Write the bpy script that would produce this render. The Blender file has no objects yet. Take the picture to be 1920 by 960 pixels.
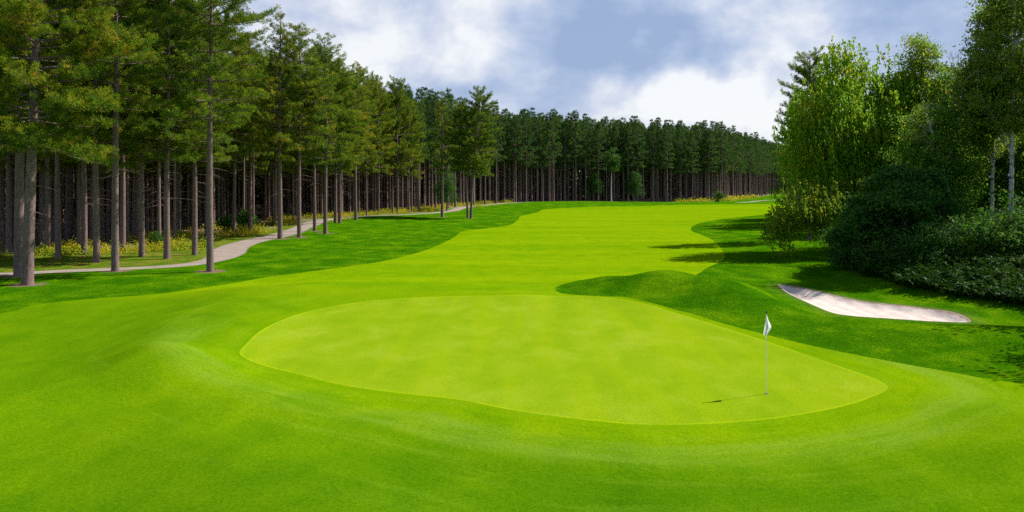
import bpy, math, random
import numpy as np
from mathutils import Vector

random.seed(7)
RS = np.random.RandomState
scn = bpy.context.scene
C = scn.collection

# ------------------------------------------------------------------ camera
CAMH, F, HX, HY = 5.6, 1600.0, 960.0, 338.0
cam_d = bpy.data.cameras.new("camera"); cam = bpy.data.objects.new("camera", cam_d); C.objects.link(cam)
cam.location = (0, 0, CAMH); cam.rotation_euler = (math.radians(90), 0, 0)
cam_d.sensor_width = 36; cam_d.lens = 36 * F / 1920; cam_d.shift_y = -(480 - HY) / 1920
cam_d.clip_end = 6000; cam_d.clip_start = 0.1
scn.camera = cam
scn.view_settings.view_transform = 'Standard'; scn.view_settings.look = 'None'
scn.view_settings.gamma = 1; scn.view_settings.exposure = 0.6
scn.view_settings.use_curve_mapping = False

# ------------------------------------------------------------------ light
AZ, EL = math.atan2(1.8, 0.86), math.radians(46.5)
S = Vector((math.sin(AZ) * math.cos(EL), math.cos(AZ) * math.cos(EL), math.sin(EL)))
sd_ = bpy.data.lights.new("sun", 'SUN'); sd_.energy = 5.0; sd_.angle = math.radians(0.5); sd_.color = (1, .96, .88)
sun = bpy.data.objects.new("sun", sd_); C.objects.link(sun); sun.rotation_euler = S.to_track_quat('Z', 'Y').to_euler()

# ------------------------------------------------------------------ node helpers
class NT:
    def __init__(s, nt): s.nt = nt; s.N = nt.nodes; s.L = nt.links
    def n(s, typ, **kw):
        nd = s.N.new(typ)
        for k, v in kw.items(): setattr(nd, k, v)
        return nd
    def put(s, sock, v):
        if isinstance(v, bpy.types.NodeSocket): s.L.new(v, sock)
        elif v is not None: sock.default_value = v
    def math(s, op, a, b=None, c=None, clamp=False):
        nd = s.n('ShaderNodeMath', operation=op, use_clamp=clamp)
        s.put(nd.inputs[0], a); s.put(nd.inputs[1], b); s.put(nd.inputs[2], c)
        return nd.outputs[0]
    def noise(s, vec, scale, detail=4, rough=.5, dist=0):
        nd = s.n('ShaderNodeTexNoise'); s.put(nd.inputs['Vector'], vec)
        nd.inputs['Scale'].default_value = scale; nd.inputs['Detail'].default_value = detail
        nd.inputs['Roughness'].default_value = rough; nd.inputs['Distortion'].default_value = dist
        return nd.outputs[0]
    def ramp(s, fac, stops):
        nd = s.n('ShaderNodeValToRGB'); s.put(nd.inputs[0], fac)
        el = nd.color_ramp.elements
        while len(el) < len(stops): el.new(.5)
        for e, (p, c) in zip(el, stops): e.position = p; e.color = (*c, 1) if len(c) == 3 else c
        return nd.outputs[0]
    def mix(s, fac, a, b, mode='MIX'):
        nd = s.n('ShaderNodeMix', data_type='RGBA', blend_type=mode)
        s.put(nd.inputs[0], fac); s.put(nd.inputs[6], a if isinstance(a, bpy.types.NodeSocket) else (*a, 1))
        s.put(nd.inputs[7], b if isinstance(b, bpy.types.NodeSocket) else (*b, 1))
        return nd.outputs[2]
    def mapr(s, v, a, b, c=0, d=1, smooth=True):
        nd = s.n('ShaderNodeMapRange'); nd.interpolation_type = 'SMOOTHSTEP' if smooth else 'LINEAR'
        s.put(nd.inputs[0], v)
        for i, q in enumerate((a, b, c, d)): nd.inputs[i + 1].default_value = q
        return nd.outputs[0]
    def scalev(s, vec, sc):
        nd = s.n('ShaderNodeMapping'); s.put(nd.inputs[0], vec); nd.inputs['Scale'].default_value = sc
        return nd.outputs[0]
    def attr(s, name): return s.n('ShaderNodeAttribute', attribute_name=name).outputs['Fac']

def new_mat(name):
    m = bpy.data.materials.new(name); m.use_nodes = True
    t = NT(m.node_tree); bsdf = t.N['Principled BSDF']
    return m, t, bsdf

# ------------------------------------------------------------------ sky
w = bpy.data.worlds.new("World"); scn.world = w; w.use_nodes = True
t = NT(w.node_tree); bg = t.N['Background']; bg.inputs[1].default_value = 0.1
sky = t.n('ShaderNodeTexSky', sky_type='NISHITA'); sky.sun_disc = False
sky.sun_elevation = EL; sky.sun_rotation = AZ; sky.air_density = 1.0; sky.dust_density = .6
D = t.n('ShaderNodeTexCoord').outputs['Generated']
sep = t.n('ShaderNodeSeparateXYZ'); t.L.new(D, sep.inputs[0]); X, Y, Z = sep.outputs
az = t.math('ARCTAN2', X, Y); el = t.math('ARCSINE', Z)
zz = t.math('ADD', t.math('MAXIMUM', Z, 0.0), 0.22)
cp = t.n('ShaderNodeCombineXYZ'); t.put(cp.inputs[0], t.math('DIVIDE', X, zz)); t.put(cp.inputs[1], t.math('DIVIDE', Y, zz))
warp = t.n('ShaderNodeTexNoise'); t.L.new(D, warp.inputs['Vector']); warp.inputs['Scale'].default_value = 10; warp.inputs['Detail'].default_value = 6
wv = t.n('ShaderNodeVectorMath', operation='SUBTRACT'); t.L.new(warp.outputs['Color'], wv.inputs[0]); wv.inputs[1].default_value = (.5, .5, .5)
wsep = t.n('ShaderNodeSeparateXYZ'); t.L.new(wv.outputs[0], wsep.inputs[0])
azw = t.math('ADD', az, t.math('MULTIPLY', wsep.outputs[0], .20))
elw = t.math('ADD', el, t.math('MULTIPLY', wsep.outputs[1], .14))
def blob(px, py, rx, ry, amp, rot=0):
    a0, e0 = math.atan((px - HX) / F), math.atan((HY - py) / F)
    dx = t.math('SUBTRACT', azw, a0); dy = t.math('SUBTRACT', elw, e0)
    c_, s_ = math.cos(rot), math.sin(rot)
    u = t.math('ADD', t.math('MULTIPLY', dx, c_), t.math('MULTIPLY', dy, s_))
    v = t.math('SUBTRACT', t.math('MULTIPLY', dy, c_), t.math('MULTIPLY', dx, s_))
    u = t.math('DIVIDE', u, rx / F); v = t.math('DIVIDE', v, ry / F)
    r = t.math('SQRT', t.math('ADD', t.math('MULTIPLY', u, u), t.math('MULTIPLY', v, v)))
    return t.math('MULTIPLY', t.mapr(r, 1.55, .05), amp)
n1 = t.noise(cp.outputs[0], 1.1, 8, .58, .3)
n2 = t.noise(t.scalev(D, (1, 1, 1.5)), 8, 10, .60, .15)
val = t.math('ADD', t.math('MULTIPLY', t.math('SUBTRACT', n1, .5), .35), t.math('MULTIPLY', t.math('SUBTRACT', n2, .5), 2.2))
val = t.math('ADD', val, .50)
for b in [(1150, 70, 240, 105, -.55, .12), (1330, 95, 150, 60, -.22, .2), (1680, 60, 290, 170, -.40), (760, 190, 170, 70, -.33), (900, 200, 140, 40, -.2),
          (800, 60, 200, 110, .50), (640, 50, 170, 70, .12), (1320, 180, 330, 65, .50, .1), (1430, 150, 140, 160, .42), (1400, 30, 150, 45, .3, -.3),
          (1500, 240, 200, 60, .35), (1250, 215, 200, 22, .1), (560, 20, 90, 50, -.2), (1010, 150, 120, 30, .15)]:
    val = t.math('ADD', val, blob(*b))
cloud = t.ramp(val, [(0, (2.1, 2.8, 4.3)), (.25, (2.7, 3.35, 4.8)), (.5, (3.6, 4.1, 5.3)), (.78, (5.0, 5.25, 5.9)), (1.0, (6.15, 6.25, 6.45))])
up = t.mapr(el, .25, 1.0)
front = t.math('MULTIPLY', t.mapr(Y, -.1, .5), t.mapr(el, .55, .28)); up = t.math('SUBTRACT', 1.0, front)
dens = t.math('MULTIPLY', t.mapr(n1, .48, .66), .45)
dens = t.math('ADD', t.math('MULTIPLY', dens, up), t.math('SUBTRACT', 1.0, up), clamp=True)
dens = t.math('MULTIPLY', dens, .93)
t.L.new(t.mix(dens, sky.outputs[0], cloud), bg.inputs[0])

# ------------------------------------------------------------------ terrain height
def smooth(x, a, b):
    q = np.clip((x - a) / (b - a), 0, 1); return q * q * (3 - 2 * q)

def ridge(x, y, pts):                       # pts: x, y, height, width
    out = np.zeros_like(x); p = np.array(pts, float)
    num = np.zeros_like(x); den = np.full_like(x, 1e-9)
    for a, b in zip(p[:-1], p[1:]):
        d = b[:2] - a[:2]; L = (d ** 2).sum()
        q = np.clip(((x - a[0]) * d[0] + (y - a[1]) * d[1]) / L, 0, 1)
        dist2 = (x - a[0] - q * d[0]) ** 2 + (y - a[1] - q * d[1]) ** 2
        A = a[2] + q * (b[2] - a[2]); W = a[3] + q * (b[3] - a[3])
        h = A * np.exp(-dist2 / (2 * W * W)); k = np.exp(-dist2 / (.6 * W) ** 2) + 1e-12
        num += h * k; den += k
    return num / den

def flat(px, py, z=0.0):
    Yd = (CAMH - z) * F / (py - HY); return ((px - HX) / F * Yd, Yd)

def seg_sd(x, y, P):                        # signed distance to a closed polygon, negative inside
    P = np.asarray(P, float); d2 = np.full(x.shape, 1e18); ins = np.zeros(x.shape, bool)
    for a, b in zip(P, np.roll(P, -1, 0)):
        d = b - a; L = max((d ** 2).sum(), 1e-9)
        q = np.clip(((x - a[0]) * d[0] + (y - a[1]) * d[1]) / L, 0, 1)
        d2 = np.minimum(d2, (x - a[0] - q * d[0]) ** 2 + (y - a[1] - q * d[1]) ** 2)
        c1 = (a[1] <= y) & (b[1] > y); c2 = (b[1] <= y) & (a[1] > y)
        cr = d[0] * (y - a[1]) - d[1] * (x - a[0])
        ins ^= (c1 & (cr > 0)) ; ins ^= (c2 & (cr < 0))
    s = np.sqrt(d2); s[ins] *= -1
    return s
def inside_fix(P):
    return P
def line_d(x, y, P):
    P = np.asarray(P, float); d2 = np.full(x.shape, 1e18)
    for a, b in zip(P[:-1], P[1:]):
        d = b - a; L = max((d ** 2).sum(), 1e-9)
        q = np.clip(((x - a[0]) * d[0] + (y - a[1]) * d[1]) / L, 0, 1)
        d2 = np.minimum(d2, (x - a[0] - q * d[0]) ** 2 + (y - a[1] - q * d[1]) ** 2)
    return np.sqrt(d2)
def catmull(P, closed=True, k=6):
    P = np.asarray(P, float); n = len(P); out = []
    for i in range(n if closed else n - 1):
        if closed: p0, p1, p2, p3 = P[(i - 1) % n], P[i], P[(i + 1) % n], P[(i + 2) % n]
        else: p0, p1, p2, p3 = P[max(i - 1, 0)], P[i], P[i + 1], P[min(i + 2, n - 1)]
        t1 = np.linalg.norm(p1 - p0) ** .5 + 1e-6; t2 = np.linalg.norm(p2 - p1) ** .5 + 1e-6; t3 = np.linalg.norm(p3 - p2) ** .5 + 1e-6
        m1 = (p2 - p1) + t2 * ((p1 - p0) / t1 - (p2 - p0) / (t1 + t2)) if t1 > 1e-5 else p2 - p1
        m2 = (p2 - p1) + t2 * ((p3 - p2) / t3 - (p3 - p1) / (t2 + t3)) if t3 > 1e-5 else p2 - p1
        for j in range(k):
            s = j / k; s2, s3 = s * s, s ** 3
            out.append((2 * s3 - 3 * s2 + 1) * p1 + (s3 - 2 * s2 + s) * m1 + (-2 * s3 + 3 * s2) * p2 + (s3 - s2) * m2)
    if not closed: out.append(P[-1])
    return np.array(out)

BUNK = catmull([(15.2, 48.4), (16.2, 47.6), (17.0, 46.3), (17.9, 44.2), (19.2, 42.0), (19.8, 40.2), (20.1, 38.9), (19.9, 37.2), (19.0, 35.7), (16.8, 35.9), (15.0, 38), (14.5, 41), (14.6, 44), (14.8, 47.0)])
R_MOUND = [(2.6, 43.6, .05, 1.0), (5.2, 44.2, .60, 1.6), (7.7, 42.6, 1.12, 2.2), (9.6, 40.4, 1.06, 2.3), (10.2, 38.0, .80, 1.7), (11.4, 34.4, .26, 1.5), (13.4, 32.0, .38, 1.9), (15.0, 30.6, .42, 1.9), (16.8, 29.8, .50, 2.0), (19.0, 28.6, .62, 2.2), (24, 26, .62, 3)]
R_BACK = [flat(400, 575) + (.1, 2.5), flat(480, 554) + (.32, 2.2), flat(600, 546) + (.40, 2.4), flat(720, 546) + (.38, 2.4), flat(850, 550) + (.32, 2.2), flat(980, 556) + (.22, 1.8), flat(1060, 560) + (.05, 1.5)]
R_LEFT = [flat(470, 560) + (.2, 2.0), flat(370, 610) + (.4, 1.8), flat(310, 660) + (.5, 1.5), flat(300, 695) + (.5, 1.2), flat(400, 735) + (.25, 1.1), flat(560, 775) + (.12, 1.1)]
R_FL = [flat(330, 700) + (.3, 1.0), flat(230, 722) + (.34, 1.1), flat(110, 737) + (.3, 1.2), flat(-60, 760) + (.25, 1.5)]
R_FL2 = [flat(260, 690) + (.15, 1.0), flat(120, 698) + (.2, 1.1), flat(-40, 712) + (.2, 1.3)]
R_FR = [flat(1665, 725) + (.06, 1.2), flat(1780, 755) + (.14, 1.2), flat(1900, 785) + (.22, 1.4), flat(2100, 850) + (.25, 1.8)]
R_LOB = [flat(300, 790) + (.12, 1.2), flat(420, 860) + (.22, 1.4), flat(600, 950) + (.2, 1.6)]

def Hbase(x, y):
    x = np.asarray(x, float); y = np.asarray(y, float)
    z = ridge(x, y, R_MOUND) + ridge(x, y, R_BACK) + ridge(x, y, R_LEFT) + ridge(x, y, R_FL) + ridge(x, y, R_FL2) + ridge(x, y, R_FR) + ridge(x, y, R_LOB)
    z = z - .62 * np.exp(-((x - 17.5) / 5) ** 2 - ((y - 42.5) / 8) ** 2)
    z = z + .06 * np.sin(x * .21 + 1.3) * np.sin(y * .17 + .4) * smooth(np.hypot(x - 0, y - 27), 8, 18)
    z = z + .13 * np.sin(x * .075 + y * .03) * np.sin(y * .06 - x * .02 + 1.1) * smooth(y, 45, 90)
    z = z - .30 * np.exp(-((x - 13.6) / 1.5) ** 2 - ((y - 38.6) / 2.6) ** 2) - .3 * np.exp(-((x - 22) / 3) ** 2 - ((y - 35.5) / 2.6) ** 2)
    z = z + ridge(x, y, [(21.5, 50, .1, 1.5), (24.5, 47, .7, 2.0), (27.5, 44, .9, 2.2), (31, 40, .9, 2.4)])
    z = z + .62 * np.exp(-((x - 22) / 34) ** 2 - ((y - 196) / 17) ** 2) + .15 * np.exp(-((x - 8) / 7) ** 2 - ((y - 196) / 12) ** 2)
    z = z - .35 * smooth(y, 212, 230)
    z = z + .32 * np.exp(-((x + 20) / 7) ** 2 - ((y - 124) / 10) ** 2)
    z = z - .25 * np.exp(-((x + 26) / 8) ** 2 - ((y - 30) / 8) ** 2)
    z = z - .25 * np.exp(-((x + 3) / 14) ** 2 - ((y - 12) / 5) ** 2)
    return z
def H(x, y):
    x = np.atleast_1d(np.asarray(x, float)); y = np.atleast_1d(np.asarray(y, float))
    z = Hbase(x, y)
    near = (np.abs(x - 18) < 10) & (np.abs(y - 43) < 14)
    if near.any():
        s = seg_sd(x[near], y[near], BUNK)
        lip = .06 * np.exp(-((s - .12) / .3) ** 2)
        zn = z[near]; tgt = -.80 + .10 * smooth(s, -2.5, 0)
        q = smooth(-s, -.05, .75)
        z[near] = zn * (1 - q) + np.minimum(tgt, zn - .15) * q + lip
    return z
def H1(x, y): return float(H(x, y)[0])
_ys = np.concatenate([np.arange(9, 80, .08), np.arange(80, 420, .3)])
def at(px, py):                              # where a sight line meets the ground
    xs = (px - HX) / F * _ys; zr = CAMH - (py - HY) / F * _ys
    g = Hbase(xs, _ys); i = int(np.argmax(zr <= g))
    if not (zr <= g).any(): i = len(_ys) - 1
    return float(xs[i]), float(_ys[i])

GREEN = catmull([at(*p) for p in [(450, 665), (462, 645), (490, 620), (530, 600), (585, 583), (650, 570), (730, 561), (830, 556), (960, 553), (1080, 555), (1165, 561), (1240, 578), (1330, 606), (1440, 641), (1560, 682), (1640, 710), (1666, 727), (1640, 743), (1560, 768), (1440, 788), (1300, 797), (1200, 796), (1090, 788), (960, 769), (860, 750), (740, 737), (640, 722), (560, 702), (490, 684)]])
fw = [(-60, 30), (-60, -25), (60, -25), (42, 10), (22, 19.5)]
fw += [at(*p) for p in [(1920, 720), (1762, 694), (1631, 671), (1500, 644), (1393, 617), (1339, 602), (1296, 588), (1247, 575), (1198, 563), (1168, 557), (1112, 555), (1062, 551), (1041, 544)]]
fw += [(2.6, 44.6), (4.0, 46.2), (6, 47.6), (8.5, 48.8), (10.8, 50.8)]
fw += [flat(*p) for p in [(1325, 502), (1351, 491), (1359, 483), (1353, 468), (1339, 452), (1317, 441), (1298, 434), (1297, 425), (1312, 417), (1360, 410), (1404, 405.5), (1480, 402)]]
fw += [(75, 150), (80, 188)] + [flat(*p) for p in [(1400, 385), (1300, 386)]]
fw += [at(*p) for p in [(1200, 386.5), (1120, 387.5), (1028, 392), (1008, 398), (978, 405), (970, 413), (952, 423), (915, 428), (872, 433), (850, 446), (812, 464), (760, 480), (700, 493), (600, 507), (500, 520), (400, 537), (300, 551), (180, 560), (70, 571), (0, 588)]]
fw += [(-30, 33)]
FAIR = catmull(fw)
PATH = catmull([(-75, 42), (-55, 47)] + [flat(*p) for p in [(0, 515), (105, 509), (210, 504.5), (280, 501), (350, 496), (398, 488), (424, 476), (432, 466), (455, 457), (485, 450), (533, 440), (575, 425), (606, 416), (668, 411), (750, 404), (808, 400), (850, 395), (872, 390)]] + [(-5, 186), (8, 203), (30, 213), (50, 219), (60, 228), (75, 250), (110, 280)], closed=False)
EDGE = [(-160, 20), (-100, 42), (-60, 57)] + [flat(*p) for p in [(0, 477), (120, 474), (240, 469), (330, 463), (395, 449), (440, 439), (520, 427), (600, 415.5), (680, 408.5), (760, 401), (830, 394.5), (900, 386.5), (960, 383)]] + [(19, 221), (43, 236), (62, 250), (77, 282), (116, 375), (165, 430), (270, 480), (380, 540)]
FOREST = np.array(EDGE + [(330, 900), (-500, 900), (-500, 20)], float)
STRIP = np.array([p for p in PATH if p[1] < 188][::1] + [tuple(p) for p in EDGE[:13]][::-1], float)
MULCH = [at(51, 534), at(394, 509), at(216, 508), at(525, 447.5), at(561, 445.5), at(590, 433), at(610, 438), at(829, 407), at(880, 409), at(36, 518)]

# ------------------------------------------------------------------ ground sheets, cut exactly along their borders
def spaced(a, b, s): return np.arange(a, b, s)
def grow(a, s, k, end):
    o = [a]
    while abs(o[-1]) < end: o.append(o[-1] + s); s *= k
    return np.array(o[1:])
gx = np.concatenate([grow(-46, -.7, 1.08, 3000)[::-1], spaced(-46, 12.4, .42), spaced(12.4, 22, .17), spaced(22, 46, .42), grow(46, .7, 1.08, 3000)])
gy = np.concatenate([grow(-5, -2, 1.3, 3000)[::-1], spaced(-5, 9, .7), spaced(9, 34, .26), spaced(34, 50, .14), spaced(50, 56, .26), spaced(56, 120, .6), spaced(120, 260, 1.1), grow(260, 1.4, 1.09, 4000)])
GX, GY = np.meshgrid(gx, gy); nx, ny = len(gx), len(gy)
vx, vy = GX.ravel(), GY.ravel()
ii = (np.arange(ny - 1)[:, None] * nx + np.arange(nx - 1)[None, :]).ravel()
T = np.concatenate([np.stack([ii, ii + 1, ii + nx + 1], 1), np.stack([ii, ii + nx + 1, ii + nx], 1)])
far = lambda P: seg_sd(vx, vy, P)
A = np.stack([vx, vy, far(GREEN), far(FAIR), far(BUNK), line_d(vx, vy, PATH) - (1.0 + .3 * smooth(vy, 58, 66) - .15 * smooth(vy, 100, 150) + .08 * np.sin(vy * .3) + .06 * np.sin(vx * 1.1)), seg_sd(vx, vy, FOREST)], 1)

def split(T, A, col):
    s = A[T, col]; neg = s < 0; c = neg.sum(1)
    Tin, Tout = T[c == 3], T[c == 0]
    tin, tout = [Tin], [Tout]
    for k, lone_in in ((1, True), (2, False)):
        M = T[c == k]
        if not len(M): continue
        ng = A[M, col] < 0; lone = ng if lone_in else ~ng
        i0 = lone.argmax(1); r = np.arange(len(M))
        v0, v1, v2 = M[r, i0], M[r, (i0 + 1) % 3], M[r, (i0 + 2) % 3]
        s0, s1, s2 = A[v0, col], A[v1, col], A[v2, col]
        q1 = (s0 / (s0 - s1))[:, None]; q2 = (s0 / (s0 - s2))[:, None]
        P1 = A[v0] + q1 * (A[v1] - A[v0]); P2 = A[v0] + q2 * (A[v2] - A[v0])
        P1[:, col] = 0; P2[:, col] = 0
        n0 = len(A); A = np.concatenate([A, P1, P2]); a = n0 + r; b = n0 + len(M) + r
        one = np.stack([v0, a, b], 1); two = np.concatenate([np.stack([a, v1, v2], 1), np.stack([a, v2, b], 1)])
        if lone_in: tin.append(one); tout.append(two)
        else: tout.append(one); tin.append(two)
    return np.concatenate(tin), np.concatenate(tout), A

def raw_mesh(name, V, Fs, mats, mi=None, smooth_=False):
    """V (n,3); Fs list of index arrays (m,k); mi list of material indices per array"""
    me = bpy.data.meshes.new(name)
    Fs = [f for f in Fs if len(f)]
    nl = sum(f.size for f in Fs); nf = sum(len(f) for f in Fs)
    me.vertices.add(len(V)); me.vertices.foreach_set('co', np.asarray(V, np.float32).ravel())
    me.loops.add(nl); me.loops.foreach_set('vertex_index', np.concatenate([f.ravel() for f in Fs]).astype(np.int32))
    tot = np.concatenate([np.full(len(f), f.shape[1]) for f in Fs]); st = np.concatenate([[0], np.cumsum(tot)[:-1]])
    me.polygons.add(nf); me.polygons.foreach_set('loop_start', st.astype(np.int32))
    if mi is not None: me.polygons.foreach_set('material_index', np.concatenate([np.full(len(f), m) for f, m in zip(Fs, mi)]).astype(np.int32))
    if smooth_: me.polygons.foreach_set('use_smooth', np.ones(nf, bool))
    for m in mats: me.materials.append(m)
    me.update(calc_edges=True)
    return me

def link(name, me, parent=None):
    o = bpy.data.objects.new(name, me); C.objects.link(o)
    if parent: o.parent = parent
    return o

def ground_piece(name, T, mat):
    u, inv = np.unique(T, return_inverse=True); inv = inv.reshape(T.shape)
    a = A[u]; z = H(a[:, 0], a[:, 1])
    me = raw_mesh(name, np.stack([a[:, 0], a[:, 1], z], 1), [inv], [mat], smooth_=True)
    e = .12
    nx_ = -(H(a[:, 0] + e, a[:, 1]) - H(a[:, 0] - e, a[:, 1])) / (2 * e); ny_ = -(H(a[:, 0], a[:, 1] + e) - H(a[:, 0], a[:, 1] - e)) / (2 * e)
    N = np.stack([nx_, ny_, np.ones_like(nx_)], 1); N /= np.linalg.norm(N, axis=1)[:, None]
    me.normals_split_custom_set_from_vertices(N.tolist())
    mul = np.full(len(a), 9.0)
    for (mx, my) in MULCH: mul = np.minimum(mul, np.hypot(a[:, 0] - mx, a[:, 1] - my))
    for nm, arr in (('d_green', a[:, 2]), ('d_fair', a[:, 3]), ('d_sand', a[:, 4]), ('d_path', a[:, 5]), ('d_forest', a[:, 6]), ('mulch', mul), ('d_strip', seg_sd(a[:, 0], a[:, 1], STRIP))):
        me.attributes.new(nm, 'FLOAT', 'POINT').data.foreach_set('value', arr.astype(np.float32))
    o = link(name, me); o['kind'] = 'structure'
    return o

# ------------------------------------------------------------------ grass materials
def grass(name, kind):
    m, t, b = new_mat(name)
    P = t.n('ShaderNodeTexCoord').outputs['Object']
    big = t.noise(P, .09, 5, .55); mid = t.noise(t.scalev(P, (1, .6, 1)), .7, 5, .6, .4); fine = t.noise(P, 9, 6, .75); vf = t.noise(P, 45, 3, .7)
    mot = t.math('ADD', t.math('ADD', t.math('MULTIPLY', mid, .45), t.math('MULTIPLY', fine, .35)), t.math('MULTIPLY', vf, .2))
    dg, df = t.attr('d_green'), t.attr('d_fair')
    if kind == 'green':
        col = t.ramp(t.math('ADD', t.math('MULTIPLY', mot, .8), t.math('MULTIPLY', big, .2)), [(.40, (.135, .235, .003)), (.5, (.172, .262, .005)), (.60, (.22, .295, .018))])
        str_ = t.noise(t.scalev(P, (1.1, .08, 1)), 1.0, 2, .4)
        col = t.mix(t.mapr(str_, .45, .62, 0, .35), col, (.21, .29, .003))
        edge = t.math('MULTIPLY', t.mapr(dg, -.14, -.02), t.mapr(t.noise(P, .5, 3), .35, .6, .2, .8)); col = t.mix(edge, col, (.25, .34, .004))
        bump = .12
    elif kind == 'fairway':
        col = t.ramp(mot, [(.36, (.088, .190, .001)), (.5, (.130, .230, .001)), (.64, (.175, .265, .0015))])
        # closer-cut collar and the duller apron towards the tee side
        sx = t.n('ShaderNodeSeparateXYZ'); t.L.new(P, sx.inputs[0])
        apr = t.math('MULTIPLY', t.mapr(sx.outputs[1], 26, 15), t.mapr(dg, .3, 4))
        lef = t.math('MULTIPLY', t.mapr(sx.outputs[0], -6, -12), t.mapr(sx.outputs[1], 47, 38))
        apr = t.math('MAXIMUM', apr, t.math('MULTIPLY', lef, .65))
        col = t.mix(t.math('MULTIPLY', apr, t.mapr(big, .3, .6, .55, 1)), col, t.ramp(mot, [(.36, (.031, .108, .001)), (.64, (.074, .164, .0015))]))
        ring = t.math('MULTIPLY', t.mapr(dg, .9, .05), t.mapr(dg, -1, 0)); col = t.mix(t.math('MULTIPLY', ring, .5), col, (.12, .225, .001))
        th = t.math('ARCTAN2', t.math('SUBTRACT', sx.outputs[1], 27.0), t.math('SUBTRACT', sx.outputs[0], 1.0))
        cv = t.n('ShaderNodeCombineXYZ'); t.put(cv.inputs[0], t.math('MULTIPLY', dg, 1.5)); t.put(cv.inputs[1], t.math('MULTIPLY', th, 2.0))
        arc = t.noise(cv.outputs[0], 1.0, 6, .6, .5)
        aw = t.math('MULTIPLY', t.mapr(dg, 9, 3), t.mapr(sx.outputs[1], 50, 38))
        col = t.mix(t.math('MULTIPLY', aw, t.mapr(arc, .5, .7, 0, .26)), col, (.155, .26, .012))
        col = t.mix(t.math('MULTIPLY', aw, t.mapr(arc, .5, .32, 0, .38)), col, (.060, .165, .001))
        wob = t.math('ADD', dg, t.math('MULTIPLY', t.math('SUBTRACT', t.noise(P, .35, 3), .5), 1.6))
        sheen_band = t.math('MULTIPLY', t.mapr(wob, 1.0, 1.9), t.mapr(wob, 3.3, 2.2))  # mown band around the green, its pale sheen painted into the turf colour
        gap = t.mapr(sx.outputs[1], 35, 26)
        col = t.mix(t.math('MULTIPLY', t.math('MULTIPLY', sheen_band, gap), t.mapr(arc, .38, .65, .06, .32)), col, (.155, .245, .03))
        far_ = t.mapr(sx.outputs[1], 36, 44)
        col = t.mix(t.math('MULTIPLY', far_, t.mapr(t.noise(t.scalev(P, (.07, .2, 1)), 1, 6, .65, .6), .5, .38, 0, .4)), col, (.085, .21, .001))
        mow = t.noise(t.scalev(P, (.03, .16, 1)), 1.0, 2, .4)
        col = t.mix(t.math('MULTIPLY', far_, t.mapr(mow, .42, .6, 0, .3)), col, (.215, .30, .002))
        bump = .35
    else:
        patch = t.noise(t.scalev(P, (1, .7, 1)), .45, 5, .65, .5)
        col = t.ramp(t.math('ADD', t.math('MULTIPLY', patch, .55), t.math('MULTIPLY', fine, .45)), [(.38, (.018, .088, .001)), (.5, (.042, .140, .001)), (.62, (.115, .225, .002))])
        bump = .75
        lit = t.mapr(t.attr('mulch'), .75, .45); nz = t.noise(P, 2.5, 4)
        mm = t.mapr(t.math('ADD', t.attr('mulch'), t.math('MULTIPLY', nz, .9)), 1.55, 1.15)
        col = t.mix(mm, col, t.ramp(fine, [(.3, (.12, .075, .045)), (.7, (.26, .18, .12))]))
        dp = t.math('ADD', t.attr('d_path'), t.math('MULTIPLY', nz, 1.2))
        # rougher, litter-strewn grass on the forest side of the path
        fo = t.math('ADD', t.attr('d_forest'), t.math('MULTIPLY', t.math('SUBTRACT', t.noise(P, .25, 4, .6), .5), 7))
        dry = t.math('MAXIMUM', t.mapr(fo, 4.0, .5), t.math('MULTIPLY', t.mapr(t.math('ADD', t.attr('d_strip'), t.math('MULTIPLY', nz, 1.2)), .4, -1.2), t.mapr(t.noise(P, .35, 4, .6), .3, .55, .45, 1)))
        col = t.mix(dry, col, t.ramp(t.noise(P, .9, 5, .7), [(.35, (.045, .105, .006)), (.48, (.10, .155, .010)), (.56, (.17, .17, .02)), (.66, (.20, .12, .05))]))
        ds = t.attr('d_sand'); col = t.mix(t.mapr(ds, .9, .1, 0, .35), col, (.12, .17, .03))
    gr = t.math('ADD', t.math('MULTIPLY', vf, .55), t.math('MULTIPLY', t.noise(P, 16, 3, .7), .45))
    gcol = t.ramp(gr, [(.36, (.62, .66, .62)), (.5, (1, 1, 1)), (.64, (1.32, 1.25, 1.3))])
    col = t.mix(1.0 if kind != 'green' else .7, col, gcol, 'MULTIPLY')
    t.put(b.inputs['Base Color'], col)
    b.inputs['Roughness'].default_value = .8 if kind == 'rough' else .72
    b.inputs['Specular IOR Level'].default_value = .0
    b.inputs['Sheen Weight'].default_value = .0
    bp = t.n('ShaderNodeBump'); bp.inputs['Strength'].default_value = bump; bp.inputs['Distance'].default_value = .04 if kind != 'rough' else .10
    hh = t.math('ADD', fine, t.math('MULTIPLY', vf, .5))
    if kind == 'rough': hh = t.math('ADD', hh, t.math('MULTIPLY', t.noise(t.scalev(P, (1, 1.4, 1)), 2.2, 5, .7), 1.6))
    t.put(bp.inputs['Height'], hh); t.L.new(bp.outputs[0], b.inputs['Normal'])
    return m
M = {}
M['green'] = grass('green_turf', 'green'); M['fair'] = grass('fairway_turf', 'fairway'); M['rough'] = grass('rough_turf', 'rough')
m, t, b = new_mat('forest_litter'); P = t.n('ShaderNodeTexCoord').outputs['Object']
mixv = t.math('ADD', t.math('MULTIPLY', t.noise(P, .3, 5, .65), .6), t.math('MULTIPLY', t.noise(P, 3, 5, .7), .4))
edge = t.mapr(t.attr('d_forest'), -7, -1, 0, .16)
t.put(b.inputs['Base Color'], t.ramp(t.math('ADD', mixv, edge), [(.38, (.09, .045, .028)), (.52, (.15, .085, .045)), (.62, (.13, .13, .02)), (.72, (.07, .13, .012))])); b.inputs['Roughness'].default_value = .95; M['litter'] = m
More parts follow.
